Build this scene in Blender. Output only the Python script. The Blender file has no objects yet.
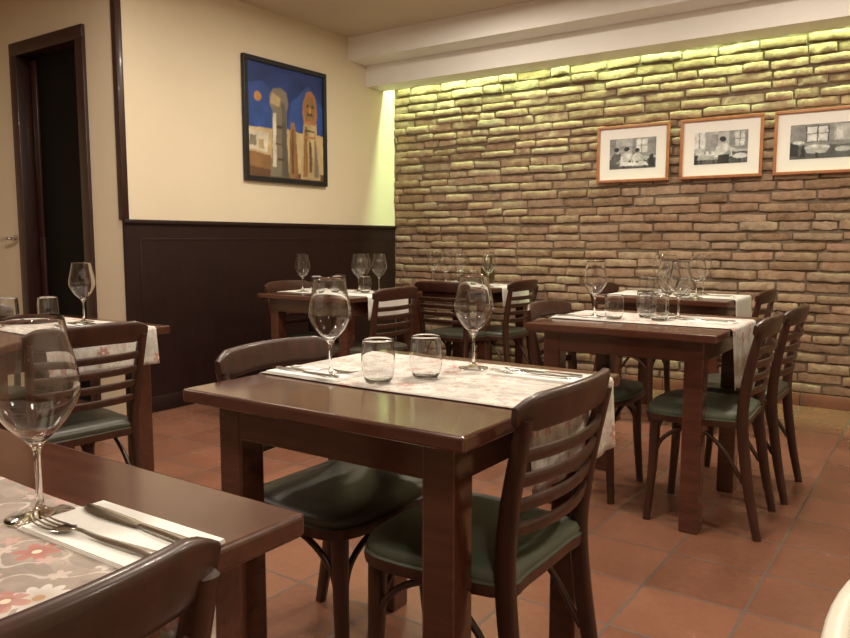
import bpy, bmesh, math, random
import numpy as np
from mathutils import Vector, Matrix
random.seed(7)
sc = bpy.context.scene
COL = sc.collection
sc.view_settings.view_transform = 'Standard'
sc.view_settings.look = 'None'
sc.view_settings.exposure = 0.0

# ------------------------------------------------------------------ materials
def new_mat(name, color=(0.5,0.5,0.5), rough=0.5, metal=0.0, **kw):
    m = bpy.data.materials.new(name); m.use_nodes = True
    b = m.node_tree.nodes['Principled BSDF']
    b.inputs['Base Color'].default_value = (*color, 1)
    b.inputs['Roughness'].default_value = rough
    b.inputs['Metallic'].default_value = metal
    for k, v in kw.items():
        b.inputs[k.replace('_', ' ')].default_value = v
    return m, m.node_tree, b

def N(nt, t, **kw):
    n = nt.nodes.new(t)
    for k, v in kw.items(): setattr(n, k, v)
    return n
def L(nt, a, b): nt.links.new(a, b)
def math_n(nt, op, a, b=None, c=None):
    n = N(nt, 'ShaderNodeMath', operation=op)
    for i, v in enumerate((a, b, c)):
        if v is None: continue
        if isinstance(v, (int, float)): n.inputs[i].default_value = v
        else: L(nt, v, n.inputs[i])
    return n.outputs[0]
def mixc(nt, fac, a, b, bt='MIX'):
    n = N(nt, 'ShaderNodeMix', data_type='RGBA', blend_type=bt)
    def s(i, v):
        if isinstance(v, (int, float)): n.inputs[i].default_value = v
        elif isinstance(v, tuple): n.inputs[i].default_value = (*v, 1)
        else: L(nt, v, n.inputs[i])
    s(0, fac); s(6, a); s(7, b)
    return n.outputs[2]
def noise(nt, vec, scale, detail=3, rough=0.5):
    n = N(nt, 'ShaderNodeTexNoise'); n.inputs['Scale'].default_value = scale
    n.inputs['Detail'].default_value = detail; n.inputs['Roughness'].default_value = rough
    if vec is not None: L(nt, vec, n.inputs['Vector'])
    return n.outputs[0]
def ramp(nt, fac, stops):
    n = N(nt, 'ShaderNodeValToRGB')
    e = n.color_ramp.elements
    e[0].position, e[0].color = stops[0][0], (*stops[0][1], 1)
    e[1].position, e[1].color = stops[1][0], (*stops[1][1], 1)
    for p, c in stops[2:]:
        x = e.new(p); x.color = (*c, 1)
    L(nt, fac, n.inputs[0]); return n.outputs[0]
def bump(nt, b, h, strength, dist=0.01):
    n = N(nt, 'ShaderNodeBump'); n.inputs['Strength'].default_value = strength
    n.inputs['Distance'].default_value = dist
    L(nt, h, n.inputs['Height']); L(nt, n.outputs[0], b.inputs['Normal'])
def objco(nt, scale=(1,1,1)):
    tc = N(nt, 'ShaderNodeTexCoord'); mp = N(nt, 'ShaderNodeMapping')
    mp.inputs['Scale'].default_value = scale
    L(nt, tc.outputs['Object'], mp.inputs[0]); return mp.outputs[0]

def wood(name, c1, c2, rough, scale=(1.5,14,14), coat=0.3, rvar=0.08):
    m, nt, b = new_mat(name, c1, rough)
    co = objco(nt, scale)
    f = noise(nt, co, 3.0, 6, 0.6)
    L(nt, ramp(nt, f, [(0.3, c1), (0.72, c2)]), b.inputs['Base Color'])
    b.inputs['Coat Weight'].default_value = coat
    b.inputs['Coat Roughness'].default_value = 0.12
    f2 = noise(nt, objco(nt), 9, 3)
    L(nt, math_n(nt, 'MULTIPLY_ADD', f2, rvar*2, rough-rvar), b.inputs['Roughness'])
    bump(nt, b, f, 0.04, 0.002)
    return m

M = {}
M['chair'] = wood('chair_wood', (0.027,0.0095,0.006), (0.062,0.020,0.011), 0.38, (12,12,2), 0.15)
M['table'] = wood('table_wood', (0.056,0.018,0.011), (0.100,0.034,0.020), 0.20, (2,16,16), 0.6)
M['wain'] = wood('wainscot_wood', (0.013,0.0045,0.004), (0.024,0.008,0.006), 0.5, (14,14,1.5), 0.0)
M['wain'].node_tree.nodes['Principled BSDF'].inputs['Specular IOR Level'].default_value = 0.3
M['doorwood'] = wood('door_frame_wood', (0.024,0.008,0.007), (0.042,0.013,0.010), 0.38, (14,14,1.5), 0.2)
M['framewood'] = wood('picture_frame_wood', (0.30,0.10,0.035), (0.42,0.155,0.06), 0.4, (8,8,8), 0.1)
M['white_paint'] = new_mat('cream_painted_wood', (0.80,0.77,0.67), 0.35)[0]
M['black'] = new_mat('black_frame', (0.012,0.012,0.014), 0.35)[0]
M['darkdoor'] = new_mat('dark_door_panel', (0.003,0.0022,0.002), 0.6, 0.0)[0]
M['darkdoor'].node_tree.nodes['Principled BSDF'].inputs['Specular IOR Level'].default_value = 0.15
M['mat_board'] = new_mat('white_mat_board', (0.84,0.82,0.78), 0.8)[0]
M['steel'] = new_mat('polished_steel', (0.62,0.60,0.57), 0.16, 1.0)[0]

def seat_mat(name, c, rough):
    m, nt, b = new_mat(name, c, rough)
    f = noise(nt, objco(nt), 260, 2)
    bump(nt, b, f, 0.25, 0.001)
    f2 = noise(nt, objco(nt), 7, 3)
    L(nt, mixc(nt, f2, tuple(x*0.75 for x in c), tuple(x*1.2 for x in c)), b.inputs['Base Color'])
    return m
M['green'] = seat_mat('green_vinyl', (0.095,0.112,0.080), 0.55)
M['dkgreen'] = seat_mat('dark_green_vinyl', (0.055,0.052,0.038), 0.42)

def plaster(name, c):
    m, nt, b = new_mat(name, c, 0.75)
    co = objco(nt)
    f = noise(nt, co, 1.6, 4); 
    L(nt, mixc(nt, f, tuple(x*0.92 for x in c), tuple(min(1, x*1.05) for x in c)), b.inputs['Base Color'])
    bump(nt, b, noise(nt, co, 90, 4), 0.12, 0.003)
    return m
M['cream'] = plaster('cream_plaster', (0.74,0.645,0.485))
M['ceil'] = plaster('beige_ceiling_paint', (0.64,0.55,0.43))
M['soffit'] = plaster('white_soffit_paint', (0.90,0.89,0.86))

def floor_mat():
    m, nt, b = new_mat('terracotta_tiles', (0.3,0.1,0.05), 0.3)
    tc = N(nt, 'ShaderNodeTexCoord'); mp = N(nt, 'ShaderNodeMapping')
    mp.inputs['Location'].default_value = (0.73, -2.56, 0)
    L(nt, tc.outputs['Object'], mp.inputs[0])
    br = N(nt, 'ShaderNodeTexBrick'); br.offset = 0; br.squash = 1
    br.inputs['Scale'].default_value = 1.0
    br.inputs['Mortar Size'].default_value = 0.005
    br.inputs['Mortar Smooth'].default_value = 0.2
    br.inputs['Brick Width'].default_value = 0.3
    br.inputs['Row Height'].default_value = 0.3
    br.inputs['Color1'].default_value = (0.185,0.070,0.041,1)
    br.inputs['Color2'].default_value = (0.28,0.115,0.068,1)
    br.inputs['Mortar'].default_value = (0.09,0.066,0.052,1)
    L(nt, mp.outputs[0], br.inputs['Vector'])
    f = noise(nt, mp.outputs[0], 5, 5, 0.6)
    f2 = noise(nt, mp.outputs[0], 40, 4, 0.6)
    c = mixc(nt, math_n(nt, 'MULTIPLY', f, 0.9), br.outputs[0], ramp(nt, f, [(0.35,(0.45,0.40,0.40)),(0.7,(1,1,1))]), 'MULTIPLY')
    c = mixc(nt, math_n(nt, 'MULTIPLY', f2, 0.28), c, (0.36,0.23,0.16))
    L(nt, c, b.inputs['Base Color'])
    r = math_n(nt, 'MULTIPLY_ADD', f, 0.24, 0.11)
    r = math_n(nt, 'ADD', r, math_n(nt, 'MULTIPLY', br.outputs['Fac'], 0.4))
    L(nt, r, b.inputs['Roughness'])
    h = math_n(nt, 'SUBTRACT', math_n(nt, 'MULTIPLY', f, 0.2), br.outputs['Fac'])
    bump(nt, b, h, 0.4, 0.004)
    return m
M['floor'] = floor_mat()

def brick_mat():
    m, nt, b = new_mat('rustic_brick', (0.4,0.28,0.17), 0.9)
    b.inputs['Specular IOR Level'].default_value = 0.2
    at = N(nt, 'ShaderNodeAttribute', attribute_name='Col')
    co = objco(nt)
    f = noise(nt, co, 20, 7, 0.7)
    c = mixc(nt, 0.7, at.outputs['Color'], ramp(nt, f, [(0.3,(0.45,0.40,0.38)),(0.65,(1.12,1.08,1.05))]), 'MULTIPLY')
    f3 = noise(nt, objco(nt, (3,3,6)), 4, 6, 0.65)
    c = mixc(nt, ramp(nt, f3, [(0.50,(0,0,0)),(0.68,(0.5,0.5,0.5))]), c, (0.52,0.42,0.31))
    f4 = noise(nt, objco(nt, (1,1,1.5)), 1.3, 3, 0.5)
    c = mixc(nt, ramp(nt, f4, [(0.42,(0,0,0)),(0.7,(0.5,0.5,0.5))]), c, (0.29,0.18,0.115))
    L(nt, c, b.inputs['Base Color'])
    bump(nt, b, noise(nt, co, 30, 8, 0.78), 1.0, 0.016)
    return m
M['brick'] = brick_mat()
def mortar_mat():
    m, nt, b = new_mat('mortar', (0.23,0.16,0.10), 0.95)
    co = objco(nt); f = noise(nt, co, 30, 5)
    L(nt, mixc(nt, f, (0.09,0.062,0.042), (0.25,0.185,0.13)), b.inputs['Base Color'])
    bump(nt, b, f, 0.6, 0.01)
    return m
M['mortar'] = mortar_mat()

def glass_mat(name, col=(1,1,1)):
    m, nt, b = new_mat(name, col, 0.0)
    b.inputs['Transmission Weight'].default_value = 1.0
    b.inputs['IOR'].default_value = 1.45
    return m
M['glass'] = glass_mat('clear_glass', (0.98,0.985,0.985))
M['oil'] = new_mat('dark_oil_glass', (0.05,0.035,0.01), 0.1)[0]

def cloth_mat(nm, lo, hi, fade, leafc, leafa, redk):
    m, nt, b = new_mat(nm, (0.6,0.55,0.5), 0.85)
    tc = N(nt, 'ShaderNodeTexCoord')
    def flowers(scale, petals, size, seed, keep_t=0.35, depth=0.45):
        mp = N(nt, 'ShaderNodeMapping'); mp.inputs['Location'].default_value = (seed, seed*0.7, 0)
        mp.inputs['Scale'].default_value = (1,1,0)
        L(nt, tc.outputs['UV'], mp.inputs[0])
        v = N(nt, 'ShaderNodeTexVoronoi', voronoi_dimensions='2D'); v.inputs['Scale'].default_value = scale
        v.inputs['Randomness'].default_value = 0.85
        L(nt, mp.outputs[0], v.inputs['Vector'])
        sub = N(nt, 'ShaderNodeVectorMath', operation='SUBTRACT')
        L(nt, mp.outputs[0], sub.inputs[0]); L(nt, v.outputs['Position'], sub.inputs[1])
        sp = N(nt, 'ShaderNodeSeparateXYZ'); L(nt, sub.outputs[0], sp.inputs[0])
        sc_ = N(nt, 'ShaderNodeSeparateColor'); L(nt, v.outputs['Color'], sc_.inputs[0])
        ang = math_n(nt, 'ARCTAN2', sp.outputs[1], sp.outputs[0])
        ang = math_n(nt, 'MULTIPLY_ADD', sc_.outputs[2], 3.0, ang)
        rad = math_n(nt, 'SQRT', math_n(nt, 'ADD', math_n(nt, 'MULTIPLY', sp.outputs[0], sp.outputs[0]), math_n(nt, 'MULTIPLY', sp.outputs[1], sp.outputs[1])))
        pet = math_n(nt, 'MULTIPLY_ADD', math_n(nt, 'ABSOLUTE', math_n(nt, 'COSINE', math_n(nt, 'MULTIPLY', ang, petals/2))), depth*size, (1-depth)*size)
        mask = N(nt, 'ShaderNodeMapRange'); mask.interpolation_type = 'SMOOTHSTEP'
        d = math_n(nt, 'SUBTRACT', pet, rad)
        L(nt, d, mask.inputs[0]); mask.inputs[1].default_value = -0.001; mask.inputs[2].default_value = 0.002
        core = math_n(nt, 'LESS_THAN', rad, size*0.2)
        shade = math_n(nt, 'DIVIDE', rad, size)
        keep = math_n(nt, 'GREATER_THAN', sc_.outputs[0], keep_t)
        return math_n(nt, 'MULTIPLY', mask.outputs[0], keep), math_n(nt, 'MULTIPLY', core, keep), sc_.outputs[1], shade
    uvn = N(nt, 'ShaderNodeMapping'); L(nt, tc.outputs['UV'], uvn.inputs[0])
    f = noise(nt, uvn.outputs[0], 11, 5, 0.6)
    bs = ramp(nt, f, [(0.35,lo),(0.65,hi)])
    base = bs
    lf = N(nt, 'ShaderNodeMapping'); lf.inputs['Rotation'].default_value = (0,0,0.7); lf.inputs['Scale'].default_value = (1,2.6,1)
    L(nt, tc.outputs['UV'], lf.inputs[0])
    lv = N(nt, 'ShaderNodeTexVoronoi', voronoi_dimensions='2D'); lv.inputs['Scale'].default_value = 13
    L(nt, lf.outputs[0], lv.inputs['Vector'])
    leaf = math_n(nt, 'LESS_THAN', lv.outputs['Distance'], 0.30)
    base = mixc(nt, math_n(nt, 'MULTIPLY', leaf, leafa), base, leafc)
    st = noise(nt, uvn.outputs[0], 9, 2)
    stem = math_n(nt, 'LESS_THAN', math_n(nt, 'ABSOLUTE', math_n(nt, 'SUBTRACT', st, 0.5)), 0.010)
    base = mixc(nt, math_n(nt, 'MULTIPLY', stem, 0.6), base, (0.70,0.66,0.60))
    st = noise(nt, uvn.outputs[0], 15, 2)
    stem = math_n(nt, 'LESS_THAN', math_n(nt, 'ABSOLUTE', math_n(nt, 'SUBTRACT', st, 0.5)), 0.012)
    base = mixc(nt, math_n(nt, 'MULTIPLY', stem, 0.5), base, (0.34,0.26,0.22))
    m1, c1, r1, s1 = flowers(10, 11, 0.029, 3.1, 0.50, 0.3)
    base = mixc(nt, math_n(nt, 'MULTIPLY', m1, 0.8), base, mixc(nt, s1, (0.50,0.42,0.37), (0.80,0.77,0.73)))
    base = mixc(nt, c1, base, (0.45,0.28,0.15))
    m2, c2, r2, s2 = flowers(10, 6, 0.025, 8.3, redk, 0.5)
    redc = mixc(nt, r2, (0.40,0.07,0.055), (0.56,0.27,0.23))
    redc = mixc(nt, s2, mixc(nt, 0.5, redc, (0.2,0.03,0.02)), redc)
    base = mixc(nt, math_n(nt, 'MULTIPLY', m2, 0.8), base, redc)
    base = mixc(nt, c2, base, (0.75,0.66,0.5))
    m3, c3, r3, s3 = flowers(20, 5, 0.012, 1.7, 0.25, 0.6)
    base = mixc(nt, math_n(nt, 'MULTIPLY', m3, 0.7), base, mixc(nt, r3, (0.74,0.70,0.66), (0.46,0.14,0.11)))
    base = mixc(nt, fade, base, bs)
    L(nt, base, b.inputs['Base Color'])
    w = N(nt, 'ShaderNodeTexNoise'); w.inputs['Scale'].default_value = 400
    L(nt, uvn.outputs[0], w.inputs['Vector'])
    bump(nt, b, w.outputs[0], 0.2, 0.001)
    return m
M['cloth'] = cloth_mat('floral_cloth', (0.30,0.245,0.215), (0.47,0.40,0.35), 0.05, (0.24,0.205,0.18), 0.5, 0.3)
M['palecloth'] = cloth_mat('pale_floral_cloth', (0.48,0.455,0.42), (0.72,0.69,0.65), 0.18, (0.40,0.37,0.34), 0.6, 0.4)
def nap_mat(name, c):
    m, nt, b = new_mat(name, c, 0.9)
    bump(nt, b, noise(nt, objco(nt), 300, 2), 0.3, 0.001)
    return m
M['napkin'] = nap_mat('white_paper_napkin', (0.86,0.85,0.83))
M['whitecloth'] = nap_mat('white_cloth', (0.76,0.74,0.70))

# ------------------------------------------------------------------ mesh helpers
def mesh_obj(name, bm, mats, smooth=True, parent=None, loc=(0,0,0), rot=0, angle=40):
    me = bpy.data.meshes.new(name)
    bmesh.ops.recalc_face_normals(bm, faces=bm.faces)
    bm.to_mesh(me); bm.free()
    for m in mats: me.materials.append(m)
    o = bpy.data.objects.new(name, me); COL.objects.link(o)
    if smooth:
        for p in me.polygons: p.use_smooth = True
        try: me.set_sharp_from_angle(angle=math.radians(angle))
        except Exception: pass
    o.location = loc; o.rotation_euler = (0, 0, rot)
    if parent: o.parent = parent
    return o
def empty(name, loc=(0,0,0), rot=0):
    e = bpy.data.objects.new(name, None); COL.objects.link(e)
    e.empty_display_size = 0.1; e.location = loc; e.rotation_euler = (0,0,rot); return e

def add_box(bm, lo, hi, bev=0.0, mi=0, seg=2):
    t = bmesh.new(); bmesh.ops.create_cube(t, size=1)
    c = [(a+b)/2 for a, b in zip(lo, hi)]; s = [b-a for a, b in zip(lo, hi)]
    for v in t.verts: v.co = Vector((v.co.x*s[0]+c[0], v.co.y*s[1]+c[1], v.co.z*s[2]+c[2]))
    if bev > 0: bmesh.ops.bevel(t, geom=list(t.edges), offset=bev, segments=seg, affect='EDGES', profile=0.5)
    for f in t.faces: f.material_index = mi
    me = bpy.data.meshes.new('tmp'); t.to_mesh(me); t.free(); bm.from_mesh(me); bpy.data.meshes.remove(me)

def sweep(bm, pts, w, h, hint, mi=0, n=12, e=0.55, sc_=None):
    pts = [Vector(p) for p in pts]; hint = Vector(hint); rings = []
    for i, p in enumerate(pts):
        t = (pts[min(i+1, len(pts)-1)] - pts[max(i-1, 0)]).normalized()
        side = t.cross(hint).normalized(); up = side.cross(t).normalized()
        k = sc_[i] if sc_ else 1.0
        kw, kh = k if isinstance(k, tuple) else (k, k)
        r = []
        for j in range(n):
            a = 2*math.pi*j/n
            ca, sa = math.cos(a), math.sin(a)
            x = math.copysign(abs(ca)**e, ca)*w/2*kw; y = math.copysign(abs(sa)**e, sa)*h/2*kh
            r.append(bm.verts.new(p + side*x + up*y))
        rings.append(r)
    for a, b in zip(rings, rings[1:]):
        for j in range(n):
            f = bm.faces.new((a[j], a[(j+1)%n], b[(j+1)%n], b[j])); f.material_index = mi
    for r in (rings[0], rings[-1]):
        f = bm.faces.new(r); f.material_index = mi

def lathe(bm, prof, n=40, mi=0, c=(0,0,0)):
    rings = []
    for r, z in prof:
        if r < 1e-6: rings.append([bm.verts.new((c[0], c[1], c[2]+z))])
        else: rings.append([bm.verts.new((c[0]+r*math.cos(2*math.pi*j/n), c[1]+r*math.sin(2*math.pi*j/n), c[2]+z)) for j in range(n)])
    for a, b in zip(rings, rings[1:]):
        for j in range(n):
            k = (j+1) % n
            if len(a) == 1: f = bm.faces.new((a[0], b[j], b[k]))
            elif len(b) == 1: f = bm.faces.new((a[j], a[k], b[0]))
            else: f = bm.faces.new((a[j], a[k], b[k], b[j]))
            f.material_index = mi

def crom(pts, n=8):
    pts = [Vector(p) for p in pts]; out = []
    P = [pts[0]*2-pts[1]] + pts + [pts[-1]*2-pts[-2]]
    for i in range(1, len(P)-2):
        for k in range(n):
            t = k/n
            out.append(0.5*((2*P[i]) + (P[i+1]-P[i-1])*t + (2*P[i-1]-5*P[i]+4*P[i+1]-P[i+2])*t*t + (3*P[i]-P[i-1]-3*P[i+1]+P[i+2])*t**3))
    out.append(pts[-1]); return out

# ------------------------------------------------------------------ room shell
LX, BY, CZ = -4.08, 5.43, 2.70
RX, FY, FX = 1.9, -2.4, -6.4
DY = 2.72
def simple_box(name, lo, hi, mat, bev=0):
    bm = bmesh.new(); add_box(bm, lo, hi, bev); return mesh_obj(name, bm, [mat], smooth=bev > 0)
simple_box('floor', (FX-0.1, FY-0.1, -0.1), (RX+0.1, BY+0.2, 0), M['floor'])
simple_box('ceiling', (FX-0.1, FY-0.1, CZ), (RX+0.1, BY+0.2, CZ+0.1), M['ceil'])
simple_box('wall_left', (LX-0.12, DY, 0), (LX, BY+0.2, CZ), M['cream'])
simple_box('wall_right', (RX, FY-0.1, 0), (RX+0.1, BY+0.2, CZ), M['cream'])
simple_box('wall_front', (FX-0.1, FY-0.1, 0), (RX, FY, CZ), M['cream'])
simple_box('wall_side', (FX-0.1, FY, 0), (FX, DY+0.12, CZ), M['cream'])
D0, D1, DT = -5.27, -4.40, 2.385
bm = bmesh.new()
add_box(bm, (FX, DY, 0), (D0, DY+0.12, CZ)); add_box(bm, (D1, DY, 0), (LX-0.12, DY+0.12, CZ))
add_box(bm, (D0, DY, DT), (D1, DY+0.12, CZ))
mesh_obj('wall_door', bm, [M['cream']], smooth=False)
bm = bmesh.new()
fw = 0.085
for (a, b) in ((D0, D0+fw), (D1-fw, D1)):
    add_box(bm, (a, DY-0.022, 0), (b, DY+0.12, DT-fw), 0.005)
add_box(bm, (D0, DY-0.022, DT-fw), (D1, DY+0.12, DT), 0.005)
a, b = D0+fw, D1-fw
add_box(bm, (a, DY+0.08, 0.01), (b, DY+0.115, DT-fw), 0.0, 1)
add_box(bm, (a+0.02, DY+0.065, 1.1), (a+0.08, DY+0.085, DT-fw-0.02), 0.004, 0)
add_box(bm, (b-0.09, DY+0.065, 0.02), (b-0.0, DY+0.085, DT-fw-0.02), 0.004, 0)
add_box(bm, (a+0.02, DY+0.065, 0.02), (a+0.08, DY+0.085, 1.1), 0.004, 0)
mesh_obj('door_1', bm, [M['doorwood'], M['darkdoor']])
# lever
bm = bmesh.new()
hx = -5.34
sweep(bm, [(hx, DY, 1.09), (hx, DY-0.012, 1.09)], 0.055, 0.055, (0,0,1), 0, 20, 1.0)
sweep(bm, crom([(hx, DY-0.01, 1.09), (hx, DY-0.05, 1.09), (hx-0.02, DY-0.06, 1.09), (hx-0.13, DY-0.06, 1.075)], 5), 0.02, 0.02, (0,0,1), 0, 12, 1.0)
mesh_obj('door_handle', bm, [M['steel']])
# corner trim
bm = bmesh.new()
add_box(bm, (LX-0.035, DY-0.012, 1.2), (LX+0.012, DY+0.03, CZ), 0.003)
mesh_obj('trim_1', bm, [M['doorwood']])
# wainscot
bm = bmesh.new()
WH = 1.20
y = DY-0.012; ye = BY-0.03; xw = LX+0.001
add_box(bm, (xw, y, 0.0), (xw+0.018, ye, WH-0.02))
add_box(bm, (xw+0.016, y, 0.0), (xw+0.026, ye, 0.10), 0.004)
add_box(bm, (xw+0.0, y-0.004, WH-0.022), (xw+0.035, ye, WH+0.004), 0.006)
add_box(bm, (xw+0.016, y+0.10, WH-0.12), (xw+0.021, ye-0.08, WH-0.108), 0.001)
add_box(bm, (xw+0.016, y+0.10, 0.18), (xw+0.021, y+0.112, WH-0.12), 0.001)
mesh_obj('wainscot', bm, [M['wain']])
# soffits (deep cove behind them holds the LED strip)
simple_box('trim_2', (LX, 4.80, 2.52), (RX, 5.27, CZ), M['soffit'])
simple_box('trim_3', (LX, 5.03, 2.35), (RX, 5.27, 2.52), M['soffit'])

# brick wall
bm = bmesh.new()
cl = bm.loops.layers.float_color.new('Col')
add_box(bm, (LX-0.1, BY, 0), (RX+0.1, BY+0.12, CZ), 0, 1)
mort = 0.012
row = 0; z = 0.02
tones = [(0.48,0.34,0.23), (0.39,0.265,0.175), (0.55,0.405,0.285), (0.34,0.225,0.145), (0.46,0.305,0.21), (0.48,0.365,0.26)]
while z < 2.62:
    pitch = random.uniform(0.060, 0.073)
    x = LX - random.uniform(0, 0.28)
    w1, w2 = random.uniform(0, 6), random.uniform(0, 6)
    while x < RX:
        ln = random.choice((random.uniform(0.22, 0.31), random.uniform(0.24, 0.31), random.uniform(0.22, 0.31), random.uniform(0.13, 0.2)))
        x0, x1 = max(x, LX), min(x+ln, RX)
        if x1-x0 > 0.03:
            hh = pitch - mort + random.uniform(-0.007, 0.004)
            pr = random.uniform(0.009, 0.024)
            zz = z + random.uniform(-0.003, 0.003) + 0.005*math.sin(x*1.1+w1)+0.002*math.sin(x*4+w2)
            nseg = 8
            ring = []
            tilt = random.uniform(-0.004, 0.004)
            for k in range(nseg+1):
                xx = x0 + (x1-x0)*k/nseg
                if k == 0: xf = xx + 0.003
                elif k == nseg: xf = xx - 0.003
                else: xf = xx
                j = lambda s: random.uniform(-s, s)
                tz = tilt*(k/nseg-0.5)*2
                p = pr*(0.75 if k in (0, nseg) else 1)
                q_ = 0.003 if k in (0, nseg) else 0
                a_, b_ = j(0.003)+q_, j(0.003)-q_
                ring.append([bm.verts.new((xx, BY+0.002, zz+tz+a_)),
                             bm.verts.new((xf, BY-p*0.8+j(0.002), zz+0.001+tz+a_)),
                             bm.verts.new((xf, BY-p+j(0.003), zz+0.009+tz+j(0.003))),
                             bm.verts.new((xf, BY-p+j(0.003), zz+hh-0.009+tz+j(0.003))),
                             bm.verts.new((xf, BY-p*0.8+j(0.002), zz+hh-0.001+tz+b_)),
                             bm.verts.new((xx, BY+0.002, zz+hh+tz+b_))])
            t = random.choice(tones); k_ = random.uniform(0.86, 1.12)
            col = (t[0]*k_, t[1]*k_, t[2]*k_, 1)
            fs = []
            for a, b in zip(ring, ring[1:]):
                for q in range(5):
                    fs.append(bm.faces.new((a[q], b[q], b[q+1], a[q+1])))
            fs.append(bm.faces.new(ring[0])); fs.append(bm.faces.new(ring[-1][::-1]))
            for f in fs:
                f.material_index = 0
                for lp in f.loops: lp[cl] = col
        x += ln + mort*random.uniform(0.3, 1.0)
    z += pitch; row += 1
mesh_obj('wall_back', bm, [M['brick'], M['mortar']], angle=60)
bm = bmesh.new()
x = LX+0.035
while x < RX-0.01:
    add_box(bm, (x, BY-0.040, 0), (min(x+0.297, RX), BY-0.026, 0.085), 0.003)
    x += 0.3
mesh_obj('baseboard_back', bm, [M['floor']])
simple_box('baseboard_right', (RX-0.015, FY, 0), (RX, BY-0.05, 0.085), M['wain'])

# ------------------------------------------------------------------ pictures : soft brush-work in vertex colours
attr_m, ant, ab = new_mat('printed_picture', (0.5,0.5,0.5), 0.55)
_at = N(ant, 'ShaderNodeAttribute', attribute_name='Col'); L(ant, _at.outputs['Color'], ab.inputs['Base Color'])
rs = np.random.RandomState(5)
def vnoise(h, w, n, octs=4):
    out = np.zeros((h, w)); amp = 1; tot = 0
    for o in range(octs):
        g = rs.rand(n+2, int(n*w/h)+3)
        ys = np.linspace(0, g.shape[0]-1.001, h); xs = np.linspace(0, g.shape[1]-1.001, w)
        yi = ys.astype(int); xi = xs.astype(int); fy = (ys-yi)[:,None]; fx = (xs-xi)[None,:]
        v = g[yi][:,xi]*(1-fy)*(1-fx)+g[yi+1][:,xi]*fy*(1-fx)+g[yi][:,xi+1]*(1-fy)*fx+g[yi+1][:,xi+1]*fy*fx
        out += v*amp; tot += amp; amp *= 0.6; n = n*2
    return out/tot*2-1
def pip(pts, U, V):
    ins = np.zeros(U.shape, bool); n = len(pts)
    for i in range(n):
        x0, y0 = pts[i]; x1, y1 = pts[(i+1) % n]
        if y0 == y1: continue
        c = ((y0 > V) != (y1 > V)) & (U < (x1-x0)*(V-y0)/(y1-y0)+x0)
        ins ^= c
    return ins
def blur(a, r):
    for _ in range(r):
        p = np.pad(a, 1, mode='edge')
        a = (p[1:-1,1:-1]*2+p[:-2,1:-1]+p[2:,1:-1]+p[1:-1,:-2]+p[1:-1,2:])/6
    return a
def render_polys(polys, cols, w, h, soft, tex, wob=0.006):
    U, V = np.meshgrid((np.arange(w)+0.5)/w, (np.arange(h)+0.5)/h)
    wu, wv = vnoise(h, w, 10)*wob, vnoise(h, w, 10)*wob
    img = np.zeros((h, w, 3))
    for pts, ci in polys:
        m = blur(pip(pts, U+wu, V+wv).astype(float), soft)[..., None]
        c = np.array(cols[ci])
        if c.ndim == 0: c = np.array([float(c)]*3)
        t = 1+tex*vnoise(h, w, 6, 5)[..., None]
        img = img*(1-m)+np.clip(c*t, 0, 1)*m
    return img
def picture(name, w, h, fw, loc, rot, fmat, img, mat_border=0.0, depth=0.03):
    bm = bmesh.new(); cl = bm.loops.layers.float_color.new('Col')
    add_box(bm, (-w/2, -depth, -h/2), (w/2, 0, -h/2+fw), 0.003)
    add_box(bm, (-w/2, -depth, h/2-fw), (w/2, 0, h/2), 0.003)
    add_box(bm, (-w/2, -depth, -h/2+fw), (-w/2+fw, 0, h/2-fw), 0.003)
    add_box(bm, (w/2-fw, -depth, -h/2+fw), (w/2, 0, h/2-fw), 0.003)
    add_box(bm, (-w/2+fw*0.5, -depth*0.5, -h/2+fw*0.5), (w/2-fw*0.5, -0.002, h/2-fw*0.5), 0, 1)
    iw, ih = w-2*fw-2*mat_border, h-2*fw-2*mat_border
    H, W = img.shape[:2]; yy = -depth*0.5-0.001
    g = [[bm.verts.new((-iw/2+iw*i/(W-1), yy, -ih/2+ih*j/(H-1))) for i in range(W)] for j in range(H)]
    for j in range(H-1):
        for i in range(W-1):
            f = bm.faces.new((g[j][i], g[j][i+1], g[j+1][i+1], g[j+1][i])); f.material_index = 2
            for lp, (a, b) in zip(f.loops, ((j,i),(j,i+1),(j+1,i+1),(j+1,i))):
                q = img[a, b]; lp[cl] = (q[0], q[1], q[2], 1)
    me = bpy.data.meshes.new(name); bm.to_mesh(me); bm.free()
    for m in [fmat, M['mat_board'], attr_m]: me.materials.append(m)
    o = bpy.data.objects.new(name, me); COL.objects.link(o); o.location = loc; o.rotation_euler = (0,0,rot)
    return o
def circ(cx, cy, rx, ry, n=20):
    return [(cx+rx*math.cos(2*math.pi*i/n), cy+ry*math.sin(2*math.pi*i/n)) for i in range(n)]
def rect(a, b, c, d): return [(a,b),(c,b),(c,d),(a,d)]
PC = {2:(0.016,0.038,0.17), 3:(0.50,0.38,0.20), 4:(0.19,0.16,0.12), 5:(0.27,0.14,0.055), 6:(0.56,0.25,0.07), 7:(0.42,0.18,0.07), 8:(0.05,0.03,0.02), 9:(0.60,0.54,0.42), 10:(0.025,0.07,0.28), 11:(0.13,0.065,0.03), 12:(0.10,0.085,0.065)}
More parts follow.
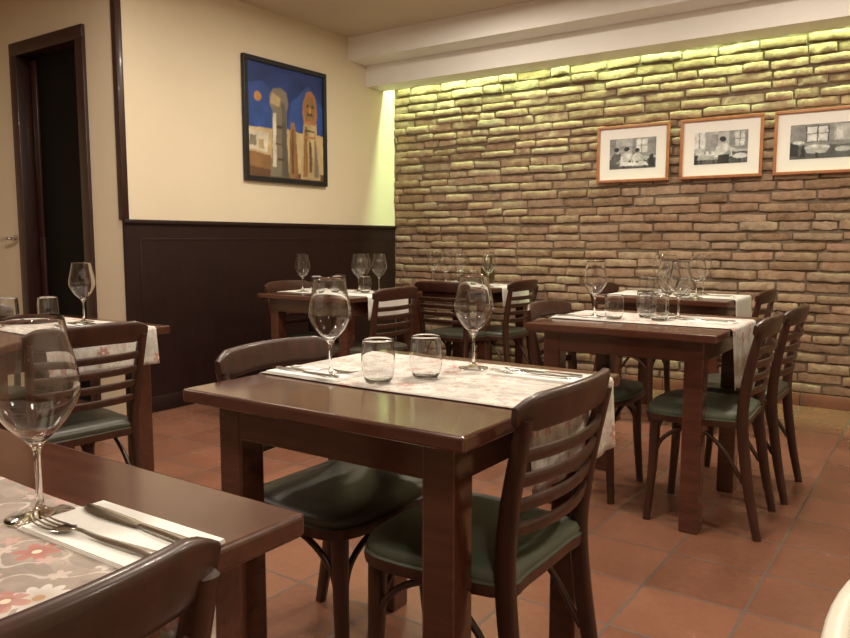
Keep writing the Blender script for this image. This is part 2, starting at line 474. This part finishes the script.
polys = [(rect(0,0,1,1), 2), ([(0,0.4),(0.5,0.4),(0.4,0.7),(0.2,0.85),(0,0.8)], 10), ([(0.5,0.45),(1,0.45),(1,0.7),(0.8,0.9),(0.55,0.7)], 10),
         ([(0,0),(1,0),(1,0.44),(0.7,0.44),(0.45,0.45),(0.25,0.44),(0,0.43)], 3),
         ([(0,0.08),(0.30,0.05),(0.28,0.20),(0,0.22)], 5),
         ([(0,0),(1,0),(1,0.07),(0.5,0.05),(0,0.10)], 11),
         ([(0,0.24),(0.24,0.22),(0.26,0.40),(0,0.41)], 9),
         (rect(0.02,0.27,0.10,0.36), 4), (rect(0.13,0.25,0.20,0.33), 3),
         ([(0.27,0.01),(0.52,0.01),(0.50,0.30),(0.49,0.62),(0.52,0.68),(0.50,0.78),(0.42,0.82),(0.33,0.80),(0.28,0.74),(0.27,0.66),(0.31,0.60),(0.30,0.30)], 4),
         ([(0.42,0.01),(0.51,0.01),(0.49,0.30),(0.48,0.66),(0.43,0.70)], 12),
         ([(0.30,0.10),(0.35,0.10),(0.36,0.58),(0.32,0.58)], 9), ([(0.28,0.66),(0.40,0.64),(0.42,0.72),(0.31,0.76)], 3),
         (rect(0.36,0.45,0.43,0.47), 8), (rect(0.35,0.30,0.42,0.32), 11), (rect(0.36,0.16,0.44,0.18), 8),
         ([(0.52,0.01),(0.64,0.01),(0.62,0.40),(0.60,0.52),(0.55,0.53),(0.53,0.42)], 5),
         ([(0.55,0.05),(0.58,0.05),(0.585,0.46),(0.56,0.46)], 11),
         ([(0.67,0.01),(0.95,0.01),(0.92,0.30),(0.90,0.55),(0.73,0.55),(0.69,0.30)], 3),
         ([(0.70,0.03),(0.77,0.03),(0.78,0.50),(0.74,0.52)], 5), ([(0.86,0.03),(0.93,0.03),(0.91,0.30),(0.88,0.48)], 4),
         ([(0.79,0.08),(0.83,0.08),(0.83,0.36),(0.80,0.38)], 11), (rect(0.74,0.40,0.88,0.42), 7), (rect(0.74,0.46,0.88,0.475), 8),
         ([(0.73,0.53),(0.89,0.53),(0.91,0.62),(0.91,0.72),(0.88,0.81),(0.82,0.85),(0.76,0.82),(0.72,0.74),(0.71,0.64)], 7),
         ([(0.75,0.56),(0.87,0.56),(0.885,0.70),(0.85,0.79),(0.79,0.80),(0.745,0.72)], 5),
         (circ(0.78,0.70,0.018,0.016), 8), (circ(0.85,0.70,0.018,0.016), 8), ([(0.77,0.61),(0.86,0.61),(0.84,0.64),(0.79,0.64)], 8), (circ(0.815,0.66,0.012,0.03), 6),
         (rect(0.812,0.84,0.822,0.93), 8), (rect(0.78,0.88,0.86,0.888), 8),
         (circ(0.13,0.70,0.042,0.042), 6)]
picture('framed_painting', 0.84, 0.86, 0.035, (LX+0.002, 4.085, 1.927), math.pi/2, M['black'], render_polys(polys, PC, 160, 160, 1, 0.5, 0.010))

GC = {2:0.24, 3:0.02, 4:0.62, 5:0.42, 6:0.085, 7:0.30}
def person(x, y, s, top, hair=3):
    return [([(x-0.11*s,y),(x+0.11*s,y),(x+0.095*s,y+0.18*s),(x+0.045*s,y+0.27*s),(x-0.045*s,y+0.27*s),(x-0.095*s,y+0.18*s)], top),
            ([(x-0.02*s,y+0.02*s),(x+0.10*s,y+0.02*s),(x+0.08*s,y+0.16*s)], 7),
            ([(x+0.05*s,y+0.14*s),(x+0.17*s,y+0.07*s),(x+0.18*s,y+0.11*s),(x+0.07*s,y+0.22*s)], 5),
            (circ(x+0.008*s,y+0.32*s,0.036*s,0.07*s), 5), (circ(x-0.008*s,y+0.355*s,0.040*s,0.055*s), hair)]
A = [(rect(0,0,1,1), 5), (rect(0,0.0,1,0.32), 6), (rect(0,0.45,0.14,1), 2), (rect(0.50,0.40,1,1), 2), (rect(0.58,0.52,0.82,0.95), 4), (rect(0.69,0.52,0.705,0.95), 6), (rect(0.58,0.73,0.82,0.745), 6), (rect(0.2,0.35,0.5,0.75), 7)]
A += person(0.17,0.16,1.35,6)+person(0.39,0.15,1.4,4)+person(0.61,0.17,1.2,4)
A += [([(0.22,0.10),(0.85,0.08),(0.80,0.22),(0.30,0.23)], 4), (rect(0.3,0,0.34,0.1), 3), (rect(0.76,0,0.8,0.1), 3), ([(0.84,0.05),(0.97,0.05),(0.95,0.45),(0.86,0.42)], 3), (circ(0.45,0.24,0.03,0.03), 3), (circ(0.6,0.22,0.03,0.03), 6), (rect(0.5,0.2,0.515,0.3), 3)]
B = [(rect(0,0,1,1), 5), (rect(0,0,1,0.35), 6), (rect(0.0,0.50,0.20,1), 4), (rect(0.09,0.5,0.105,1), 3), (rect(0.22,0.40,0.45,0.9), 7), (rect(0.66,0.42,1,1), 2), (rect(0.76,0.52,0.94,0.95), 4), (rect(0.845,0.52,0.86,0.95), 6), (rect(0.76,0.73,0.94,0.745), 6),
     (circ(0.26,0.30,0.25,0.10), 4), ([(0.03,0.28),(0.49,0.28),(0.44,0.14),(0.08,0.14)], 5), (rect(0.12,0.0,0.15,0.15), 3), (rect(0.36,0.0,0.39,0.15), 3)]
B += person(0.55,0.22,1.5,4)
B += [([(0.44,0.0),(0.66,0.0),(0.66,0.28),(0.46,0.28)], 3), (circ(0.86,0.22,0.14,0.08), 4), (rect(0.84,0.0,0.87,0.15), 3), (circ(0.2,0.36,0.02,0.06), 2), (circ(0.3,0.37,0.02,0.06), 2), ([(0,0),(0.08,0),(0.07,0.3),(0,0.32)], 3)]
C = [(rect(0,0,1,1), 2), (rect(0,0,1,0.38), 6), (rect(0.26,0.48,0.64,0.94), 3), (rect(0.28,0.5,0.44,0.71), 4), (rect(0.46,0.5,0.62,0.71), 4), (rect(0.28,0.73,0.44,0.92), 4), (rect(0.46,0.73,0.62,0.92), 4),
     (rect(0.72,0.5,1,0.95), 5), (rect(0.76,0.55,0.86,0.9), 4), (circ(0.45,0.32,0.22,0.08), 4), ([(0.24,0.30),(0.66,0.30),(0.60,0.16),(0.30,0.16)], 5), (rect(0.43,0.02,0.47,0.18), 3), (circ(0.87,0.25,0.13,0.07), 5),
     ([(0,0.1),(0.16,0.08),(0.14,0.45),(0,0.5)], 3), ([(0.18,0.05),(0.26,0.05),(0.24,0.40),(0.20,0.40)], 3), (circ(0.14,0.48,0.10,0.05), 4)]
for (x0, x1, P) in ((-2.18,-1.65,A), (-1.575,-1.04,B), (-0.975,-0.44,C)):
    picture('framed_photograph', x1-x0, 0.405, 0.020, ((x0+x1)/2, BY-0.027, 1.700), 0, M['framewood'], render_polys(P, GC, 120, 84, 1, 0.7, 0.022), 0.075, 0.03)

# ------------------------------------------------------------------ chair
def chair_bm():
    bm = bmesh.new()
    def outline(k):
        pts = []
        P = [(-0.175,-0.18),(-0.09,-0.19),(0.09,-0.19),(0.175,-0.18),(0.205,-0.03),(0.21,0.11),(0.165,0.17),(0.06,0.188),(-0.06,0.188),(-0.165,0.17),(-0.21,0.11),(-0.205,-0.03)]
        n = len(P)
        for i in range(n):
            p0, p1, p2, p3 = [Vector(P[(i+q-1) % n]) for q in range(4)]
            for s in range(4):
                t = s/4
                pts.append(0.5*((2*p1)+(p2-p0)*t+(2*p0-5*p1+4*p2-p3)*t*t+(3*p1-p0-3*p2+p3)*t**3)*k)
        return pts
    layers = [(0.93,0.400,0),(0.99,0.402,0),(1.0,0.412,0),(0.995,0.426,0),(0.965,0.429,1),(0.975,0.438,1),(0.95,0.449,1),(0.85,0.457,1),(0.6,0.460,1),(0.3,0.461,1)]
    rings = []
    for k, z, mi in layers:
        rings.append(([bm.verts.new((p.x, p.y, z)) for p in outline(k)], mi))
    for (a, _), (b, mi) in zip(rings, rings[1:]):
        n = len(a)
        for j in range(n):
            f = bm.faces.new((a[j], a[(j+1)%n], b[(j+1)%n], b[j])); f.material_index = mi
    bm.faces.new(rings[0][0]).material_index = 0
    bm.faces.new(rings[-1][0]).material_index = 1
    for s in (-1, 1):
        sweep(bm, crom([(s*0.165,0.135,0.412),(s*0.168,0.140,0.22),(s*0.178,0.155,0.0)], 5), 0.036, 0.036, (0,1,0), 0, 12, 0.8,
              [1.12,1.1,1.08,1.04,1.0,0.97,0.93,0.9,0.86,0.82,0.8])
        pts = crom([(s*0.178,-0.245,0.0),(s*0.174,-0.205,0.2),(s*0.172,-0.178,0.42),(s*0.182,-0.190,0.58),(s*0.192,-0.225,0.76)], 6)
        nn = len(pts)
        sweep(bm, pts, 0.036, 0.027, (1,0,0), 0, 12, 0.6, [(0.8+0.35*math.sin(math.pi*i/(nn-1)), 1.0) for i in range(nn)])
        sweep(bm, crom([(s*0.172,0.138,0.20),(s*0.170,0.11,0.32),(s*0.168,0.0,0.385),(s*0.168,-0.10,0.33),(s*0.170,-0.19,0.20)], 6), 0.016, 0.016, (1,0,0), 0, 8, 1.0)
    sweep(bm, crom([(-0.165,0.14,0.20),(-0.13,0.14,0.33),(0,0.14,0.385),(0.13,0.14,0.33),(0.165,0.14,0.20)], 6), 0.016, 0.016, (0,1,0), 0, 8, 1.0)
    def bow(hw, y, b, z, n=14):
        return [(hw*t, y - b*(1-t*t), z) for t in [(-1+2*i/n) for i in range(n+1)]]
    n = 16; pts = []
    for i in range(n+1):
        t = -1+2*i/n
        pts.append((0.212*t, -0.213-0.042*(1-t*t), 0.765+0.008*(1-t*t)))
    sweep(bm, pts, 0.024, 0.074, (0,-0.2,1), 0, 14, 0.5, [(0.7,0.5) if i in (0,n) else ((0.95,0.82) if i in (1,n-1) else (1.0,1.0)) for i in range(n+1)])
    for z, y in ((0.535,-0.186),(0.586,-0.193),(0.637,-0.203),(0.687,-0.213)):
        hw = 0.178+0.012*(z-0.53)/0.2
        sweep(bm, bow(hw, y, 0.034, z), 0.013, 0.026, (0,-0.15,1), 0, 10, 0.55)
    return bm
ch_brown = mesh_obj('dining_chair', chair_bm(), [M['chair'], M['dkgreen']], angle=50)
ch_green_me = ch_brown.data.copy(); ch_green_me.materials[1] = M['green']
ch_white_me = ch_brown.data.copy(); ch_white_me.materials[0] = M['white_paint']; ch_white_me.materials[1] = M['white_paint']
chairs_placed = 0
def chair(x, y, face, var='b', dr=0.0):
    global chairs_placed
    rot = math.radians(face-90+dr)
    if chairs_placed == 0:
        o = ch_brown
    else:
        o = bpy.data.objects.new('dining_chair', ch_brown.data); COL.objects.link(o)
    if var == 'g': o.data = ch_green_me
    if var == 'w': o.data = ch_white_me
    o.location = (x, y, 0); o.rotation_euler = (0, 0, rot); chairs_placed += 1
    return o

# ------------------------------------------------------------------ tables
TW = 0.74
def table_bm():
    bm = bmesh.new(); h = TW/2
    add_box(bm, (-h,-h,0.720), (h,h,0.75), 0.006, 0, 3)
    ins = 0.055; lw = 0.07
    for sx in (-1, 1):
        for sy in (-1, 1):
            cx, cy = sx*(h-ins-lw/2), sy*(h-ins-lw/2)
            add_box(bm, (cx-lw/2, cy-lw/2, 0), (cx+lw/2, cy+lw/2, 0.721), 0.005)
    a = h-ins-0.012
    for s in (-1, 1):
        add_box(bm, (-a+0.05, s*a-0.011, 0.640), (a-0.05, s*a+0.011, 0.721), 0.002)
        add_box(bm, (s*a-0.011, -a+0.05, 0.640), (s*a+0.011, a-0.05, 0.721), 0.002)
    return bm
tb = mesh_obj('dining_table', table_bm(), [M['table']], angle=12)
first_table = [True]
def table(cx, cy, rot=0):
    if first_table[0]: o = tb; first_table[0] = False
    else: o = bpy.data.objects.new('dining_table', tb.data); COL.objects.link(o)
    o.location = (cx, cy, 0); o.rotation_euler = (0,0,rot); return o

def runner(cx, cy, y0, y1, drop_l=0.13, drop_r=0.16, mat='palecloth', seed=0):
    rnd = random.Random(seed)
    h = TW/2; z = 0.7508; g = 0.006
    path = []
    def add(x, zz):
        s = 0 if not path else path[-1][2] + math.hypot(x-path[-1][0], zz-path[-1][1])
        path.append((x, zz, s))
    for i in range(9): add(-h-g, 0.742-drop_l+drop_l*i/8)
    add(-h-g*0.6, z+0.0-0.003); add(-h+0.004, z+0.0012)
    for i in range(1, 24): add(-h+0.004+(2*h-0.008)*i/24, z+0.0012)
    add(h-0.004, z+0.0012); add(h+g*0.6, z-0.003)
    for i in range(9): add(h+g, 0.742-drop_r*i/8)
    ny = 22; bm = bmesh.new(); uvl = bm.loops.layers.uv.new('UVMap'); g_ = []
    ph = rnd.uniform(0, 6)
    for (x, zz, s) in path:
        r = []
        for j in range(ny+1):
            t = j/ny; yy = y0+(y1-y0)*t
            dx = 0
            if zz < 0.74:
                d = (0.742-zz)/0.16
                dx = abs(math.sin(t*13+ph))*0.010*d*(1 if x > 0 else -1)
                yy += math.sin(t*6+ph)*0.006*d
            else:
                yy += 0.004*math.sin(s*9+ph)
            r.append((bm.verts.new((x+dx, yy, zz)), (s+seed*0.37, yy+seed*0.21)))
        g_.append(r)
    for a, b in zip(g_, g_[1:]):
        for j in range(ny):
            q = (a[j], b[j], b[j+1], a[j+1])
            f = bm.faces.new([k[0] for k in q])
            for lp, k in zip(f.loops, q): lp[uvl].uv = k[1]
    me = bpy.data.meshes.new('table_runner'); bm.to_mesh(me); bm.free()
    me.materials.append(M[mat])
    for p in me.polygons: p.use_smooth = True
    o = bpy.data.objects.new('table_runner', me); COL.objects.link(o); o.location = (cx, cy, 0)
    md = o.modifiers.new('s', 'SOLIDIFY'); md.thickness = 0.0012; md.offset = 1
    return o
ZR = 0.7535

def napkin_bm():
    bm = bmesh.new(); w, d = 0.225, 0.105
    nx, ny = 14, 8
    for layer in range(3):
        k = 1-0.012*layer; zz = 0.0006+0.0016*layer
        top = [[None]*(ny+1) for _ in range(nx+1)]
        sh = 0.0015*layer
        for i in range(nx+1):
            for j in range(ny+1):
                x = (-w/2+w*i/nx)*k+sh; y = (-d/2+d*j/ny)*k
                e = min(i, nx-i, 3)/3*min(j, ny-j, 3)/3
                top[i][j] = (x, y, zz+0.0012+0.0008*e*math.sin(i*0.9+layer))
        tv = [[bm.verts.new(top[i][j]) for j in range(ny+1)] for i in range(nx+1)]
        bv = [[bm.verts.new((top[i][j][0], top[i][j][1], zz-0.0006)) for j in range(ny+1)] for i in range(nx+1)]
        for i in range(nx):
            for j in range(ny):
                bm.faces.new((tv[i][j], tv[i+1][j], tv[i+1][j+1], tv[i][j+1]))
                bm.faces.new((bv[i][j], bv[i][j+1], bv[i+1][j+1], bv[i+1][j]))
        for i in range(nx):
            bm.faces.new((tv[i][0], bv[i][0], bv[i+1][0], tv[i+1][0])); bm.faces.new((tv[i][ny], tv[i+1][ny], bv[i+1][ny], bv[i][ny]))
        for j in range(ny):
            bm.faces.new((tv[0][j], tv[0][j+1], bv[0][j+1], bv[0][j])); bm.faces.new((tv[nx][j], bv[nx][j], bv[nx][j+1], tv[nx][j+1]))
    return bm
def fork_bm():
    bm = bmesh.new()
    pts = crom([(0.095,0,0.0035),(0.06,0,0.0045),(0.0,0,0.0045),(-0.035,0,0.007),(-0.050,0,0.006)], 6)
    n = len(pts)
    sweep(bm, pts, 0.017, 0.0028, (0,0,1), 0, 12, 0.9, [(0.95-0.55*min(1, i/16), 1) if i > 1 else ((0.6,0.8) if i == 0 else (0.9,1)) for i in range(n)])
    pts = crom([(-0.046,0,0.0065),(-0.056,0,0.005),(-0.066,0,0.0035),(-0.074,0,0.003)], 5)
    n = len(pts)
    sweep(bm, pts, 0.024, 0.0022, (0,0,1), 0, 12, 0.7, [(min(1, 0.3+0.9*i/8), 1) for i in range(n)])
    for k in range(4):
        y = -0.0099+0.0066*k
        sweep(bm, crom([(-0.070,y,0.0032),(-0.090,y*1.02,0.0035),(-0.112,y*0.95,0.0075)], 5), 0.0034, 0.002, (0,0,1), 0, 8, 0.8, [1]*8+[0.9,0.75,0.4])
    return bm
def knife_bm():
    bm = bmesh.new()
    sweep(bm, crom([(0.105,0,0.004),(0.06,0,0.0045),(0.005,0,0.004)], 6), 0.014, 0.006, (0,0,1), 0, 12, 0.8, [(0.6,0.7)]+[(1-0.03*i, 1-0.04*i) for i in range(12)])
    pts = [(0.006,0,0.003),(-0.02,0,0.003),(-0.06,0,0.003),(-0.09,0,0.003),(-0.103,0.002,0.003),(-0.11,0.005,0.003)]
    sweep(bm, pts, 0.019, 0.0014, (0,0,1), 0, 10, 0.7, [(0.7,1),(0.9,1),(1,1),(0.95,1),(0.65,1),(0.15,1)])
    return bm
nap0 = mesh_obj('napkin', napkin_bm(), [M['napkin']]); fork0 = mesh_obj('fork', fork_bm(), [M['steel']]); knife0 = mesh_obj('knife', knife_bm(), [M['steel']])
NM, FM, KM = nap0.data, fork0.data, knife0.data
for o in (nap0, fork0, knife0): bpy.data.objects.remove(o)
def setting(x, y, side, dr=0, fl=(0,0)):
    rot = (0 if side > 0 else math.pi) + math.radians(dr)
    def put(nm, me, lx, ly, z, r=0):
        o = bpy.data.objects.new(nm, me); COL.objects.link(o)
        c, s = math.cos(rot), math.sin(rot)
        o.location = (x+lx*c-ly*s, y+lx*s+ly*c, z); o.rotation_euler = (0,0,rot+math.radians(r))
    put('napkin', NM, 0, 0, ZR)
    put('fork', FM, 0.0+fl[0], -0.022+fl[1], ZR+0.0048, 4)
    put('knife', KM, 0.006, 0.020, ZR+0.0048, -2)

def wine_bm():
    bm = bmesh.new()
    outer = crom([(0.0036,0.055,0),(0.0040,0.078,0),(0.010,0.090,0),(0.0315,0.113,0),(0.0465,0.138,0),(0.0505,0.156,0),(0.0475,0.180,0),(0.0405,0.212,0),(0.0358,0.238,0)], 5)
    inner = [(p.x-0.0010, p.y) for p in reversed(outer) if p.y > 0.096]
    prof = [(0,0.0),(0.037,0.0),(0.0385,0.001),(0.037,0.0025),(0.015,0.006),(0.006,0.012),(0.0040,0.022)] + [(p.x, p.y) for p in outer] + [(0.0353,0.2384)] + inner + [(0.006,0.0925),(0,0.0915)]
    lathe(bm, prof, 56)
    return bm
def tumbler_bm():
    bm = bmesh.new()
    outer = crom([(0.0285,0.003,0),(0.0345,0.016,0),(0.0385,0.036,0),(0.0390,0.056,0),(0.0375,0.080,0),(0.0355,0.102,0)], 5)
    inner = [(p.x-0.0010, p.y) for p in reversed(outer) if p.y > 0.012]
    prof = [(0,0.0),(0.023,0.0),(0.0265,0.001)] + [(p.x, p.y) for p in outer] + [(0.0350,0.1024)] + inner + [(0.027,0.0075),(0.020,0.006),(0,0.0055)]
    lathe(bm, prof, 48)
    return bm
w0 = mesh_obj('wine_glass', wine_bm(), [M['glass']], angle=80); WM = w0.data; bpy.data.objects.remove(w0)
t0 = mesh_obj('water_tumbler', tumbler_bm(), [M['glass']], angle=80); TM = t0.data; bpy.data.objects.remove(t0)
def wine(x, y):
    o = bpy.data.objects.new('wine_glass', WM); COL.objects.link(o); o.location = (x, y, ZR)
def tumb(x, y):
    o = bpy.data.objects.new('water_tumbler', TM); COL.objects.link(o); o.location = (x, y, ZR)

# main table
mx, my = -1.022, 1.425
table(mx, my); runner(mx, my, -0.14, 0.30, 0.10, 0.16, seed=1)
setting(-1.262, 1.345, -1); setting(-0.800, 1.63, 1)
wine(-1.190, 1.325); wine(-0.985, 1.64); tumb(-1.062, 1.345); tumb(-1.005, 1.455)
chair(-1.250, 1.43, 0, 'b'); chair(-0.832, 1.385, 180, 'g')
# near table
nx_, ny_ = -0.995, 0.278
table(nx_, ny_); runner(nx_, ny_, -0.24, 0.225, 0.10, 0.10, 'cloth', seed=2)
setting(-0.738, 0.470, 1, 1, (0.012,-0.006)); wine(-0.868, 0.452); tumb(-0.985, 0.36); tumb(-1.06, 0.28)
setting(-1.245, 0.12, -1); wine(-1.15, 0.17)
chair(-0.800, 0.262, 180, 'b')
chair(0.212, 0.600, 0, 'w')
# table E (left)
ex, ey = -2.84, 1.46
table(ex, ey); runner(ex, ey, -0.12, 0.30, 0.10, 0.13, seed=3)
wine(-2.83, 1.69); tumb(-2.93, 1.60); tumb(-3.0, 1.48); wine(-3.07, 1.40)
setting(-2.66, 1.62, 1); setting(-3.1, 1.52, -1)
chair(-2.52, 1.40, 180, 'b', -4); chair(-3.14, 1.47, 0, 'b')
# table A (right)
ax, ay = -1.015, 3.08
table(ax, ay); runner(ax, ay, -0.16, 0.24, 0.10, 0.22, seed=4)
wine(ax-0.22, ay-0.02); tumb(ax-0.11, ay-0.08); tumb(ax-0.02, ay+0.06); wine(ax+0.02, ay+0.22); tumb(ax+0.06, ay-0.03); tumb(ax-0.08, ay+0.22); wine(ax+0.10, ay+0.10)
setting(ax-0.24, ay-0.11, -1); setting(ax+0.23, ay+0.02, 1)
chair(-1.24, 3.09, 0, 'g'); chair(-0.76, 3.01, 180, 'g', 2); chair(-0.74, 3.49, 180, 'b')
# table B (back right)
bx, by = -1.33, 4.60
table(bx, by); runner(bx, by, -0.2, 0.2, 0.10, 0.14, 'whitecloth', seed=5)
wine(bx-0.02, by-0.12); wine(bx+0.12, by+0.1); wine(bx+0.16, by-0.2); wine(bx-0.13, by+0.08); tumb(bx-0.12, by-0.1); tumb(bx+0.03, by+0.05); tumb(bx-0.2, by+0.0); tumb(bx+0.07, by-0.12)
setting(bx-0.24, by+0.1, -1); setting(bx+0.23, by-0.1, 1)
chair(bx-0.24, by, 0, 'b'); chair(bx+0.28, by-0.05, 180, 'b')
# table D (back left)
dx, dy = -3.15, 3.62
table(dx, dy); runner(dx, dy, -0.2, 0.2, 0.10, 0.13, 'whitecloth', seed=6)
wine(dx-0.22, dy-0.12); tumb(dx-0.10, dy-0.12); tumb(dx+0.00, dy-0.04); wine(dx+0.06, dy+0.10); wine(dx+0.00, dy+0.22); tumb(dx+0.16, dy+0.04); wine(dx+0.17, dy+0.17); tumb(dx-0.08, dy+0.08)
setting(dx-0.24, dy+0.05, -1); setting(dx+0.23, dy-0.12, 1)
chair(dx+0.29, dy-0.10, 180, 'b'); chair(dx-0.25, dy, 0, 'b')
# table C (back centre)
cx_, cy_ = -2.90, 4.78
table(cx_, cy_); runner(cx_, cy_, -0.2, 0.2, 0.10, 0.13, 'whitecloth', seed=8)
wine(cx_-0.30, cy_-0.05); wine(cx_-0.12, cy_+0.05); wine(cx_-0.10, cy_-0.18); tumb(cx_-0.03, cy_-0.1); tumb(cx_+0.02, cy_-0.0); wine(cx_+0.24, cy_-0.15)
setting(cx_-0.24, cy_+0.14, -1); setting(cx_+0.24, cy_+0.02, 1)
chair(cx_+0.28, cy_-0.12, 180, 'b'); chair(cx_+0.12, cy_-0.36, 90, 'b')
# cruet set
bm = bmesh.new()
lathe(bm, [(0,0),(0.055,0),(0.056,0.006),(0,0.008)], 32, 1)
for s in (-1, 1):
    lathe(bm, [(0,0.0),(0.022,0.0),(0.024,0.01),(0.024,0.10),(0.018,0.125),(0.009,0.14),(0.009,0.165),(0.012,0.168),(0.012,0.185),(0.004,0.19),(0,0.19)], 20, 0, (s*0.028, 0, 0.008))
sweep(bm, [(0,0,0.006),(0,0,0.21)], 0.006, 0.006, (0,1,0), 1, 8, 1.0)
sweep(bm, crom([(0,0,0.205),(-0.018,0,0.222),(0,0,0.24),(0.018,0,0.222),(0,0,0.205)], 5), 0.004, 0.004, (0,1,0), 1, 8, 1.0)
mesh_obj('oil_and_vinegar_set', bm, [M['oil'], M['steel']], loc=(cx_+0.07, cy_+0.13, ZR+0.0005), rot=0.7)

# ------------------------------------------------------------------ lights
LC = (1,0.875,0.715)
em, ent, eb = new_mat('lamp_diffuser', (1,1,1), 0.5)
eb.inputs['Emission Color'].default_value = (*LC,1); eb.inputs['Emission Strength'].default_value = 6
def downlight(x, y, power, size=0.26):
    e = empty('ceiling_light', (x, y, CZ))
    bm = bmesh.new()
    lathe(bm, [(0,0),(0.16,0),(0.165,-0.01),(0.16,-0.028),(0.145,-0.03),(0.142,-0.022),(0,-0.022)], 40)
    mesh_obj('fixture', bm, [M['soffit']], parent=e)
    bm = bmesh.new(); lathe(bm, [(0,-0.0225),(0.14,-0.0225),(0.135,-0.028),(0,-0.029)], 40)
    mesh_obj('diffuser', bm, [em], parent=e)
    l = bpy.data.lights.new('bulb', 'AREA'); l.shape = 'DISK'; l.size = size; l.energy = power; l.color = LC
    o = bpy.data.objects.new('bulb', l); COL.objects.link(o); o.parent = e; o.location = (0,0,-0.034)
for x, y, p in ((-2.9,2.2,30),(-1.0,2.2,28),(0.8,2.2,22),(-2.6,3.9,30),(-0.6,3.9,30),(-1.6,0.2,26),(0.5,0.0,18),(-4.4,0.6,24)):
    downlight(x, y, p)
# green LED strip high in the cove behind the soffit
gmat, gnt, gb = new_mat('green_led', (0.4,1,0.2), 0.5)
gb.inputs['Emission Color'].default_value = (0.62,1.0,0.45,1); gb.inputs['Emission Strength'].default_value = 4
e = empty('led_strip_light', ((LX+RX)/2, 5.33, 2.678))
bm = bmesh.new(); add_box(bm, (-(RX-LX)/2+0.03, -0.02, 0.0), ((RX-LX)/2-0.03, 0.02, 0.018), 0.003)
mesh_obj('strip', bm, [gmat], parent=e)
l = bpy.data.lights.new('strip_light', 'AREA'); l.shape = 'RECTANGLE'; l.size = RX-LX-0.1; l.size_y = 0.06; l.energy = 120; l.color = (0.66,1.0,0.50)
o = bpy.data.objects.new('strip_light', l); COL.objects.link(o); o.parent = e; o.location = (0,0,-0.01)

w = bpy.data.worlds.new('World'); sc.world = w; w.use_nodes = True
w.node_tree.nodes['Background'].inputs[0].default_value = (1,0.85,0.68,1)
w.node_tree.nodes['Background'].inputs[1].default_value = 0.05

# ------------------------------------------------------------------ camera
cd = bpy.data.cameras.new('Camera'); cd.sensor_width = 36; cd.lens = 36*754/850; cd.clip_start = 0.02
cam = bpy.data.objects.new('Camera', cd); COL.objects.link(cam)
cam.location = (0, 0, 1.08); cam.rotation_euler = (math.radians(90-5.98), 0, math.radians(34.7))
sc.camera = cam
